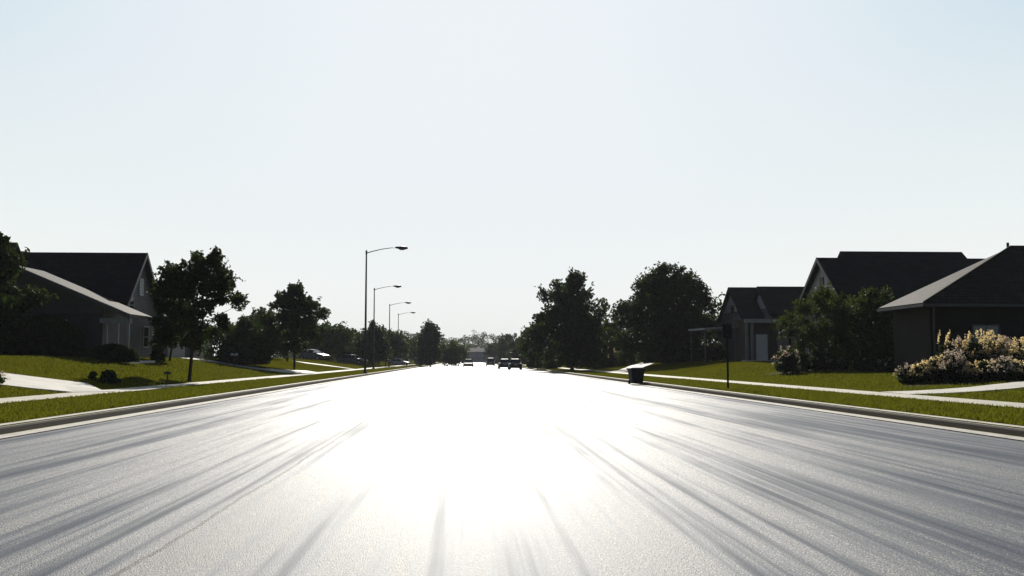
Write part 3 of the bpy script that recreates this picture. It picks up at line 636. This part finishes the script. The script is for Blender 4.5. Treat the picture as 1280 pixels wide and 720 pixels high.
# ---- right, far: twin gables and porch
def porch_house():
    hs=root('twin_gabled_house',(27,86,1.2),'smaller house with two pale gables and a porch with white door','house')
    g=at(910,359,90); xg=g.x+.35; zr=g.z; yN,yF=86,94; dz=2.9
    b=MB(); gable_x(b,xg-.35,34,yN-.2,90,yF+.2,zr-dz-.15,zr,zr-dz-.15); b.build('roof',M['shingle'],hs)
    b=MB(); wall_gx(b,xg,33.6,yN+.3,90,yF-.3,.9,zr-dz+.1,zr-.3,zr-dz+.1); b.build('wall',M['lap'],hs)
    gf=MB(); gf.prism([(xg-.012,yN+.9,zr-dz+.5),(xg-.012,90,zr-.6),(xg-.012,yF-.9,zr-dz+.5)],(.01,0,0)); gf.build('gable_face',M['trim'],hs)
    win_side(hs,xg-.014,89.8,zr-2.2,.9,.7,-1,'trim_dk')
    g2=at(946,358,87); x2=g2.x+.3; z2=g2.z
    b=MB(); gable_x(b,x2-.3,35.5,83.4,87,90.6,z2-2.7,z2,z2-2.7); b.build('front_roof',M['shingle'],hs)
    b=MB(); wall_gx(b,x2,35.2,83.9,87,90.1,.9,z2-2.5,z2-.3,z2-2.5); b.build('front_wall',M['lap'],hs)
    gf=MB(); gf.prism([(x2-.012,84.8,z2-2.1),(x2-.012,87,z2-.6),(x2-.012,89.2,z2-2.1)],(.01,0,0)); gf.build('gable_face',M['trim'],hs)
    # one-storey wing with the porch, facing the camera
    a=at(929,399,79.5); c=at(1010,399,79.5); zt=a.z
    b=MB(); b.prism([(a.x,79.2,zt),(c.x+3,79.2,zt),(c.x+3,83.9,zt+.12),(a.x,83.9,zt+.12)],(0,0,-.2)); b.build('porch_roof',M['shingle_br'],hs)
    b=MB(); b.box(a.x-.03,c.x+3,79.1,79.18,zt-.32,zt+.02); b.build('porch_fascia',M['trim'],hs)
    b=MB(); b.box(a.x+.6,c.x+2.8,80.6,83.8,.9,zt-.1); b.build('wing_wall',M['lap_br'],hs)
    d=at(952.5,436,80.5); gz0=ground(d.x,80)
    b=MB(); b.box(d.x-.5,d.x+.5,80.54,80.598,gz0+.08,gz0+2.25); 
    for zz in (.35,1.0,1.6):
        for xx in (-.36,.06): b.box(d.x+xx,d.x+xx+.3,80.52,80.54,gz0+zz,gz0+zz+.45)
    dr=b.build('door',M['white_paint'],hs); h=MB(); h.tube([(d.x+.42,80.5,gz0+1.05),(d.x+.42,80.54,gz0+1.05)],.035,8); h.build('handle',M['metal'],dr)
    b=MB(); b.box(d.x-.62,d.x-.502,80.52,80.6,gz0+.08,gz0+2.37); b.box(d.x+.502,d.x+.62,80.52,80.6,gz0+.08,gz0+2.37); b.box(d.x-.62,d.x+.62,80.52,80.6,gz0+2.252,gz0+2.42); b.build('door_frame',M['trim_dk'],hs)
    for xc in (a.x+.25,d.x-1.15,d.x+1.1,d.x+2.8):
        p=MB(); gg=ground(xc,79.5); p.box(xc-.1,xc+.1,79.3,79.5,gg,zt-.322); p.build('porch_post',M['siding'],hs)
    win_front(hs,d.x+2.3,80.6,2.6,1.2,1.3)
    b=MB(); b.box(a.x+.1,c.x+2.5,79.25,80.6,.8,gz0+.075); b.build('porch_floor',M['drive'],hs)
    # open carport beside the house
    c1=at(877,412,84); c2=at(928,408,84)
    b=MB(); b.prism([(c1.x,83.2,c1.z+.12),(c2.x,83.2,c2.z+.12),(c2.x,89.0,c2.z+.2),(c1.x,89.0,c1.z+.2)],(0,0,-.18)); b.build('carport_roof',M['trim'],hs)
    for xc,yc in ((c1.x+.2,83.5),(at(910,430,83.5).x,83.5),(c1.x+.2,88.7)):
        p=MB(); p.box(xc-.06,xc+.06,yc-.06,yc+.06,ground(xc,yc),c1.z-.02); p.build('carport_post',M['trim_dk'],hs)
porch_house()

# ---- far low building where the road ends
def far_building():
    a=at(574,445,540); c=at(616,445,540)
    hs=root('far_building',((a.x+c.x)/2,545,0),'long low bluish building in the haze at the end of the road','building')
    b=MB(); b.box(a.x,c.x,540,556,-.1,za(440,540)); b.build('wall',mat('blue_wall',(.16,.18,.26),noise=.1),hs)
    b=MB(); zt=za(440,540); gable_x(b,a.x-1,c.x+1,539,548,557,zt+.1,zt+2.4,zt+.1,.3); b.build('roof',mat('pale_metal_roof',(.06,.06,.065),rough=.9,spec=.1,noise=.1),hs)
    for i in range(6):
        w=MB(); x=a.x+1.8+i*(c.x-a.x-3.6)/5; w.box(x-.8,x+.8,539.9,539.98,1.6,3.2); w.build('window',M['glass'],hs)
far_building()
def pylon():
    p=at(592,411,880)
    t=root('power_pylon',(p.x,880,0),'faint lattice power pylon rising from the haze above the road end','pylon')
    b=MB(); zt=p.z; lv=[(0,3.2),(8,2.3),(15,1.5),(20,.95),(24,.8),(zt-.5,.5)]
    for sx in (-1,1):
        for sy in (-1,1): b.tube([(p.x+sx*w,880+sy*w,z) for z,w in lv],.13,4)
    for (z0,w0),(z1,w1) in zip(lv[:-1],lv[1:]):
        for s in (-1,1):
            for f in (-1,1):
                b.tube([(p.x-s*w0,880+f*w0,z0),(p.x+s*w1,880+f*w1,z1)],.06,4); b.tube([(p.x+f*w0,880-s*w0,z0),(p.x+f*w1,880+s*w1,z1)],.06,4)
    b.build('lattice',M['metal'],t)
    c=MB()
    for z,w in ((zt-2.2,2.6),(zt-6,3.2)): c.tube([(p.x-w,880,z),(p.x,880,z+.7),(p.x+w,880,z)],.12,4); c.tube([(p.x-w,880,z),(p.x+w,880,z)],.1,4)
    c.build('cross_arm',M['metal'],t)
pylon()

# ------------------------------------------------------------------ street lamps
def make_lamp():
    t=empty('street_lamp',(0,0,0))
    b=MB(); b.tube([(0,0,.0),(0,0,.35),(0,0,.36),(0,0,5),(0,0,10.85)],[.13,.13,.105,.09,.062],12); b.build('pole',M['metal_dk'],t,smooth=False)
    b=MB(); b.box(-.2,.2,-.2,.2,-.05,.05); 
    for sx in (-1,1):
        for sy in (-1,1): b.tube([(sx*.15,sy*.15,.05),(sx*.15,sy*.15,.10)],.02,6)
    b.build('base_plate',M['metal_dk'],t)
    b=MB(); b.tube([(0,0,10.7),(.5,0,10.86),(1.3,0,11.06),(2.2,0,11.2),(2.85,0,11.22)],[.045,.042,.038,.034,.032],8); b.tube([(0,0,10.62),(0,0,10.95)],.085,10); b.build('arm',M['metal'],t,smooth=True)
    b=MB()
    st=[(2.5,.05,.05,11.23),(2.68,.14,.10,11.22),(3.0,.22,.15,11.20),(3.4,.22,.14,11.19),(3.62,.12,.07,11.18)]
    b.loft([[(x,w*math.cos(a),z+h*math.sin(a)) for a in (2*PI*k/10 for k in range(10))] for x,w,h,z in st]); hd=b.build('lamp_head',M['metal_dk'],t,smooth=True)
    b=MB(); b.loft([[(x,w*math.cos(a),11.06+h*math.sin(a)) for a in (2*PI*k/10 for k in range(10))] for x,w,h in ((2.88,.08,.03),(3.0,.14,.07),(3.25,.14,.07),(3.38,.07,.03))]); b.build('lens',M['lens'],hd)
    return t
def copy_thing(o, mats=None):
    c=o.copy(); COL.objects.link(c)
    for ch in list(o.children):
        d=ch.copy(); COL.objects.link(d); d.parent=c
        for g in list(ch.children):
            e=g.copy(); COL.objects.link(e); e.parent=d
    return c
lamp=make_lamp()
LL=['tall street lamp nearest the camera, on the left verge','second street lamp along the left side, just behind the nearest one','third street lamp from the camera on the left','farthest street lamp, faint above the left tree line']
for i,(px,Y,py) in enumerate([(456.5,84.5,311),(467,129.5,358),(486.5,163,378),(497.5,205,390)]):
    o=lamp if i==0 else copy_thing(lamp)
    x=xa(px,Y); zt=za(py+2,Y); 
    o.location=(x,Y,ground(x,Y)); tag(o,LL[i],'street lamp','street lamps on the left side')
    s=(zt-ground(x,Y))/11.0; o.scale=(1,1,s)

# ------------------------------------------------------------------ cars
def make_car(paint, kind='sedan'):
    t=empty('car',(0,0,0)); L=2.25 if kind=='sedan' else 2.35; W=.9; zb=.22
    hgt=1.44 if kind=='sedan' else 1.72; belt=.92 if kind=='sedan' else 1.05
    def ring(y,w,z0,z1,n=0): return [(-w*.88,y,z0),(w*.88,y,z0),(w,y,z0+.14),(w*1.0,y,(z0+z1)/2+.05),(w*.93,y,z1-.05),(w*.8,y,z1),(-w*.8,y,z1),(-w*.93,y,z1-.05),(-w,y,(z0+z1)/2+.05),(-w,y,z0+.14)]
    b=MB(); st=[(-L,.78,.38,belt-.16),(-L+.12,.86,.28,belt-.06),(-L+.5,W,zb,belt),(-.8,W,zb,belt+.01),(.7,W,zb,belt),(1.1,W,zb,belt-.04),(L-.45,.87,zb+.02,belt-.16),(L-.1,.8,.28,belt-.26),(L,.7,.36,belt-.34)]
    b.loft([ring(*s) for s in st]); body=b.build('body',paint,t,smooth=False,bevel=.03)
    def cab(y,w,z): return (y,w,z)
    yr0=-L+.55 if kind=='sedan' else -L+.1
    lo=[(yr0-.02,.76),(1.12,.78)]; hi=[(yr0+.55,.60),(.25,.62)] if kind=='sedan' else [(yr0+.28,.66),(.35,.64)]
    b=MB(); zt=hgt-.05
    b.add([(-lo[0][1],lo[0][0],belt-.02),(lo[0][1],lo[0][0],belt-.02),(lo[1][1],lo[1][0],belt-.06),(-lo[1][1],lo[1][0],belt-.06),
           (-hi[0][1],hi[0][0],zt),(hi[0][1],hi[0][0],zt),(hi[1][1],hi[1][0],zt),(-hi[1][1],hi[1][0],zt)],[(3,2,1,0),(4,5,6,7),(0,1,5,4),(1,2,6,5),(2,3,7,6),(3,0,4,7)])
    b.build('windows',M['glass'],t)
    b=MB(); y0,y1=hi[0][0]-.04,hi[1][0]+.04; w=hi[0][1]
    b.loft([[(-w-.02,y0,zt),(w+.02,y0,zt),(w*.8,y0+.05,zt+.05),(-w*.8,y0+.05,zt+.05)],[(-w-.03,(y0+y1)/2,zt+.002),(w+.03,(y0+y1)/2,zt+.002),(w*.8,(y0+y1)/2,zt+.085),(-w*.8,(y0+y1)/2,zt+.085)],[(-w-.02,y1,zt),(w+.02,y1,zt),(w*.8,y1-.05,zt+.05),(-w*.8,y1-.05,zt+.05)]])
    for s in (-1,1):
        b.tube([(s*lo[0][1],lo[0][0],belt),(s*hi[0][1],hi[0][0],zt)],.035,5); b.tube([(s*lo[1][1],lo[1][0],belt-.02),(s*hi[1][1],hi[1][0],zt)],.032,5); b.tube([(s*.78,-.35,belt),(s*(w+.01),-.35,zt)],.03,5)
    b.build('roof',paint,t)
    for s in (-1,1):
        for y in (-1.35,1.38):
            wh=MB(); prof=[(.20,-.10),(.31,-.11),(.335,-.07),(.335,.07),(.31,.11),(.20,.10)]
            wh.loft([[(s*.80+o_,y+r_*math.cos(a),.335+r_*math.sin(a)) for a in (2*PI*k/18 for k in range(18))] for r_,o_ in prof],cap=False)
            wo=wh.build('wheel',M['rubber'],t,smooth=False)
            rm=MB(); rm.tube([(s*.80-.08,y,.335),(s*.80+.08,y,.335)],.20,14); rm.build('rim',M['chrome'],wo)
        m=MB(); m.box(s*.90-.02 if s<0 else .90,s*.90+.16 if s>0 else -.88,.78,.88,belt-.01,belt+.13) if s>0 else m.box(-1.06,-.90,.78,.88,belt-.01,belt+.13); m.build('mirror',paint,t,bevel=.02)
        h=MB(); h.box(s*.62-.15,s*.62+.15,L-.22,L-.02,belt-.42,belt-.30); h.build('headlight',M['clear_lens'],t,bevel=.02)
        h=MB(); h.box(s*.66-.14,s*.66+.14,-L-.02,-L+.12,belt-.27,belt-.12); h.build('taillight',M['red_lens'],t,bevel=.02)
    b=MB(); b.box(-.8,.8,-L-.05,-L+.1,.36,.52); b.build('rear_bumper',M['metal_dk'],t,bevel=.03)
    b=MB(); b.box(-.78,.78,L-.1,L+.04,.34,.5); b.build('front_bumper',M['metal_dk'],t,bevel=.03)
    b=MB(); b.box(-.26,.26,-L-.055,-L-.03,.6,.74); b.build('number_plate',M['plate'],t)
    return t
cars=[('car_black','sedan',643.5,131,0,'dark car driving away on the right, nearest of the cars on the road'),
      ('car_grey','sedan',630.5,141,0,'dark grey car just left of and behind the nearest car on the road'),
      ('car_tan','suv',613,205,0,'pale tan vehicle farthest away on the right half of the road'),
      ('car_blue','sedan',585.5,168,PI,'dark blue car coming towards the camera, left half of the road')]
def put_car(p,k,x,y,rz,label,group):
    o=make_car(M[p],k); z=ground(x,y) if not(RX0<x<RX1) else .03
    o.location=(x,y,z+.01); o.rotation_euler=(0,0,rz); o.name='car' if group.startswith('cars on') else 'parked_car'; tag(o,label,'car',group)
for p,k,px,Y,rz,lb in cars: put_car(p,k,xa(px,Y),Y,rz,lb,'cars on the road')
for p,k,px,Y,rz,lb in [('car_grey','sedan',392,134,-2.1,'silver-grey car parked on the lawn drive behind the second young tree'),
      ('car_grey','sedan',441,150,-1.9,'grey car parked left of the nearest street lamp pole'),
      ('car_silver','sedan',499,205,-1.9,'silver-roofed car parked below the third street lamp'),
      ('car_grey','suv',531,215,-2.0,'grey vehicle parked at the foot of the tall pointed tree'),
      ('car_grey','suv',682,146,.5,'grey vehicle parked off the right kerb left of the ragged tree')]:
    x=xa(px,Y); put_car(p,k,x,Y,rz,lb,'parked cars')

# ------------------------------------------------------------------ wheelie bin
def wheelie_bin():
    Y=52.3; x=xa(795,Y); t=empty('wheelie_bin',(x,Y,.02),'black wheeled rubbish bin standing in the gutter on the right kerb','rubbish bin',rz=.12)
    b=MB(); 
    def rr(w,d,z,y0=0): return [(-w,-d+y0,z),(-w+.05,-d-.04+y0,z),(w-.05,-d-.04+y0,z),(w,-d+y0,z),(w,d+y0,z),(w-.05,d+.04+y0,z),(-w+.05,d+.04+y0,z),(-w,d+y0,z)]
    b.loft([rr(.28,.26,.06),rr(.30,.28,.10),rr(.37,.33,.70),rr(.385,.345,.78),rr(.42,.37,.785),rr(.42,.37,.83)]); body=b.build('body',M['plastic'],t,bevel=.012)
    r=MB()
    for xx in (-.2,0,.2): r.box(xx-.02,xx+.02,-.36,-.31,.35,.66)
    r.build('rib',M['plastic'],body)
    b=MB(); b.loft([rr(.45,.40,.835),rr(.46,.41,.86),rr(.40,.35,.91),rr(.2,.18,.935)]); lid=b.build('lid',M['plastic'],t,bevel=.012)
    h=MB(); h.tube([(-.34,.40,.80),(-.34,.50,.84),(.34,.50,.84),(.34,.40,.80)],.02,8); h.build('handle',M['plastic'],t)
    for s in (-1,1):
        w=MB(); w.loft([[(s*.31+o_,.27+r_*math.cos(a),.125+r_*math.sin(a)) for a in (2*PI*k/16 for k in range(16))] for r_,o_ in ((.06,-.035),(.12,-.035),(.13,0),(.12,.035),(.06,.035))]); w.build('wheel',M['rubber'],t)
    a=MB(); a.tube([(-.31,.27,.125),(.31,.27,.125)],.015,8); a.build('axle',M['metal_dk'],t)
wheelie_bin()

# ------------------------------------------------------------------ sign post, mailboxes, posts
def sign_post():
    Y=38.2; x=xa(909.5,Y); z=ground(x,Y); t=root('sign_post',(x,Y,z),'thin dark metal post with small sign on the right verge','sign post')
    b=MB(); b.tube([(x,Y,z-.05),(x,Y,z+2.65)],.042,8); b.build('post',M['rubber'],t)
    b=MB(); b.box(x-.19,x+.19,Y-.036,Y-.03,z+2.05,z+2.6) ; o=b.build('sign_plate',M['rubber'],t)
    b=MB(); 
    for zz in (2.18,2.46): b.tube([(x,Y-.045,z+zz),(x,Y+.03,z+zz)],.012,6)
    b.build('bolt',M['metal'],t)
sign_post()
def make_mailbox(mt):
    t=empty('mailbox',(0,0,0)); b=MB(); b.box(-.045,.045,-.045,.045,-.05,1.0); b.build('post',M['wood_post'],t)
    prof=[(-.085,1.0),(.085,1.0)]+[(.085*math.cos(a),1.13+.085*math.sin(a)) for a in (PI*k/8 for k in range(9))]
    b=MB(); b.prism([(-.26,p,q) for p,q in prof],(.5,0,0)); bx=b.build('box',mt,t)
    b=MB(); b.box(-.05,.1,-.105,-.095,1.12,1.28); b.build('flag',M['metal_dk'],bx); return t
mb=make_mailbox(M['metal_dk']); mb2=make_mailbox(M['white_paint'])
for i,(px,Y,x,src,lb) in enumerate([(210,45,None,mb,'squat dark mailbox on a short post beside the sidewalk, left of the young tree trunk'),(293,76,None,mb2,'pale mailbox post at the end of the bright driveway strip'),(483,150,-11.6,mb,'small mailbox in the strip right of the second lamp pole'),(696,128,None,mb2,'white mailbox beside the ragged tree trunk'),(512,190,None,mb2,'tiny white mailbox below the tall pointed tree')]):
    o=src if i in (0,1) else copy_thing(src)
    xx=xa(px,Y) if x is None else x
    o.location=(xx,Y,ground(xx,Y)); o.rotation_euler=(0,0,0 if xx<0 else PI); o.scale=(.6,.6,.5) if i==0 else (1,1,1 if i!=1 else .8); tag(o,lb,'mailbox','roadside mailboxes')

# clean helper property
for o in bpy.data.objects:
    if '_o' in o.keys(): del o['_o']

# ------------------------------------------------------------------ haze
HAZE=.00023
b=MB(); b.box(-920,920,-50,1620,-1.2,48)
hm=bpy.data.materials.new('haze'); hm.use_nodes=True; hn=hm.node_tree; hn.nodes.remove(hn.nodes['Principled BSDF'])
pv=hn.nodes.new('ShaderNodeVolumePrincipled'); pv.inputs['Color'].default_value=(.93,.95,1,1); pv.inputs['Density'].default_value=HAZE; pv.inputs['Anisotropy'].default_value=0
hn.links.new(pv.outputs[0],hn.nodes['Material Output'].inputs['Volume'])
if HAZE>0: tag(b.build('haze',hm),kind='stuff')

# ------------------------------------------------------------------ light
EL=math.radians(29); AZ=math.radians(0.5)
w=bpy.data.worlds.new('World'); S.world=w; w.use_nodes=True; nt=w.node_tree
bg=nt.nodes['Background']; sky=nt.nodes.new('ShaderNodeTexSky'); sky.sky_type='NISHITA'; sky.sun_disc=False
sky.sun_elevation=EL; sky.sun_rotation=AZ; sky.air_density=.55; sky.dust_density=.4; sky.ozone_density=1.0
bg.inputs[1].default_value=.05
# thin bright veil of humid air on the sun's side of the sky, over the clear Nishita sky
def WN(t,**k):
    n=nt.nodes.new(t)
    for a,v_ in k.items(): setattr(n,a,v_)
    return n
tc=WN('ShaderNodeTexCoord'); nm=WN('ShaderNodeVectorMath',operation='NORMALIZE'); nt.links.new(tc.outputs['Generated'],nm.inputs[0])
dt=WN('ShaderNodeVectorMath',operation='DOT_PRODUCT'); nt.links.new(nm.outputs[0],dt.inputs[0]); dt.inputs[1].default_value=(math.sin(AZ),math.cos(AZ),0)
mr=WN('ShaderNodeMapRange',interpolation_type='SMOOTHSTEP'); nt.links.new(dt.outputs['Value'],mr.inputs[0])
for i,v_ in ((1,.3),(2,.84),(3,0),(4,.97)): mr.inputs[i].default_value=v_
sp=WN('ShaderNodeSeparateXYZ'); nt.links.new(nm.outputs[0],sp.inputs[0])
rp=WN('ShaderNodeValToRGB'); e=rp.color_ramp.elements; e[0].position=0; e[0].color=(1.12,1.11,1.06,1); e[1].position=.42; e[1].color=(.50,.68,.82,1)
x_=e.new(.05); x_.color=(1.0,1.02,.98,1)
x_=e.new(.13); x_.color=(.90,.95,.94,1)
x_=e.new(.25); x_.color=(.77,.86,.90,1)
nt.links.new(sp.outputs[2],rp.inputs[0])
d3=WN('ShaderNodeVectorMath',operation='DOT_PRODUCT'); nt.links.new(nm.outputs[0],d3.inputs[0]); d3.inputs[1].default_value=(math.sin(AZ)*math.cos(EL),math.cos(AZ)*math.cos(EL),math.sin(EL))
gl=WN('ShaderNodeMapRange',interpolation_type='SMOOTHSTEP'); nt.links.new(d3.outputs['Value'],gl.inputs[0])
for i,v_ in ((1,.84),(2,1.0),(3,0),(4,.9)): gl.inputs[i].default_value=v_
gm=WN('ShaderNodeMix',data_type='RGBA'); nt.links.new(gl.outputs[0],gm.inputs[0]); nt.links.new(rp.outputs[0],gm.inputs[6]); gm.inputs[7].default_value=(.90,.94,.97,1)
sc=WN('ShaderNodeVectorMath',operation='SCALE'); nt.links.new(gm.outputs[2],sc.inputs[0]); sc.inputs['Scale'].default_value=1/.05
mx=WN('ShaderNodeMix',data_type='RGBA'); nt.links.new(mr.outputs[0],mx.inputs[0]); nt.links.new(sky.outputs[0],mx.inputs[6]); nt.links.new(sc.outputs[0],mx.inputs[7])
nt.links.new(mx.outputs[2],bg.inputs[0])
ld=bpy.data.lights.new('sun','SUN'); ld.energy=5.0; ld.angle=math.radians(.53); ld.color=(1,.95,.86)
so=bpy.data.objects.new('sun',ld); COL.objects.link(so)
sd=Vector((math.sin(AZ)*math.cos(EL),math.cos(AZ)*math.cos(EL),math.sin(EL)))
so.rotation_euler=sd.to_track_quat('Z','Y').to_euler()

# ------------------------------------------------------------------ camera
cd=bpy.data.cameras.new('camera'); cam=bpy.data.objects.new('camera',cd); COL.objects.link(cam); S.camera=cam
cd.sensor_width=36; cd.lens=36*F/1280; cd.clip_end=5000; cd.clip_start=.05
cam.matrix_world=Matrix(((RT.x,UP.x,-FW.x,0),(RT.y,UP.y,-FW.y,0),(RT.z,UP.z,-FW.z,H),(0,0,0,1)))
v=S.view_settings; v.view_transform='Standard'; v.look='None'; v.exposure=0; v.gamma=1
S.render.resolution_x=1024; S.render.resolution_y=576
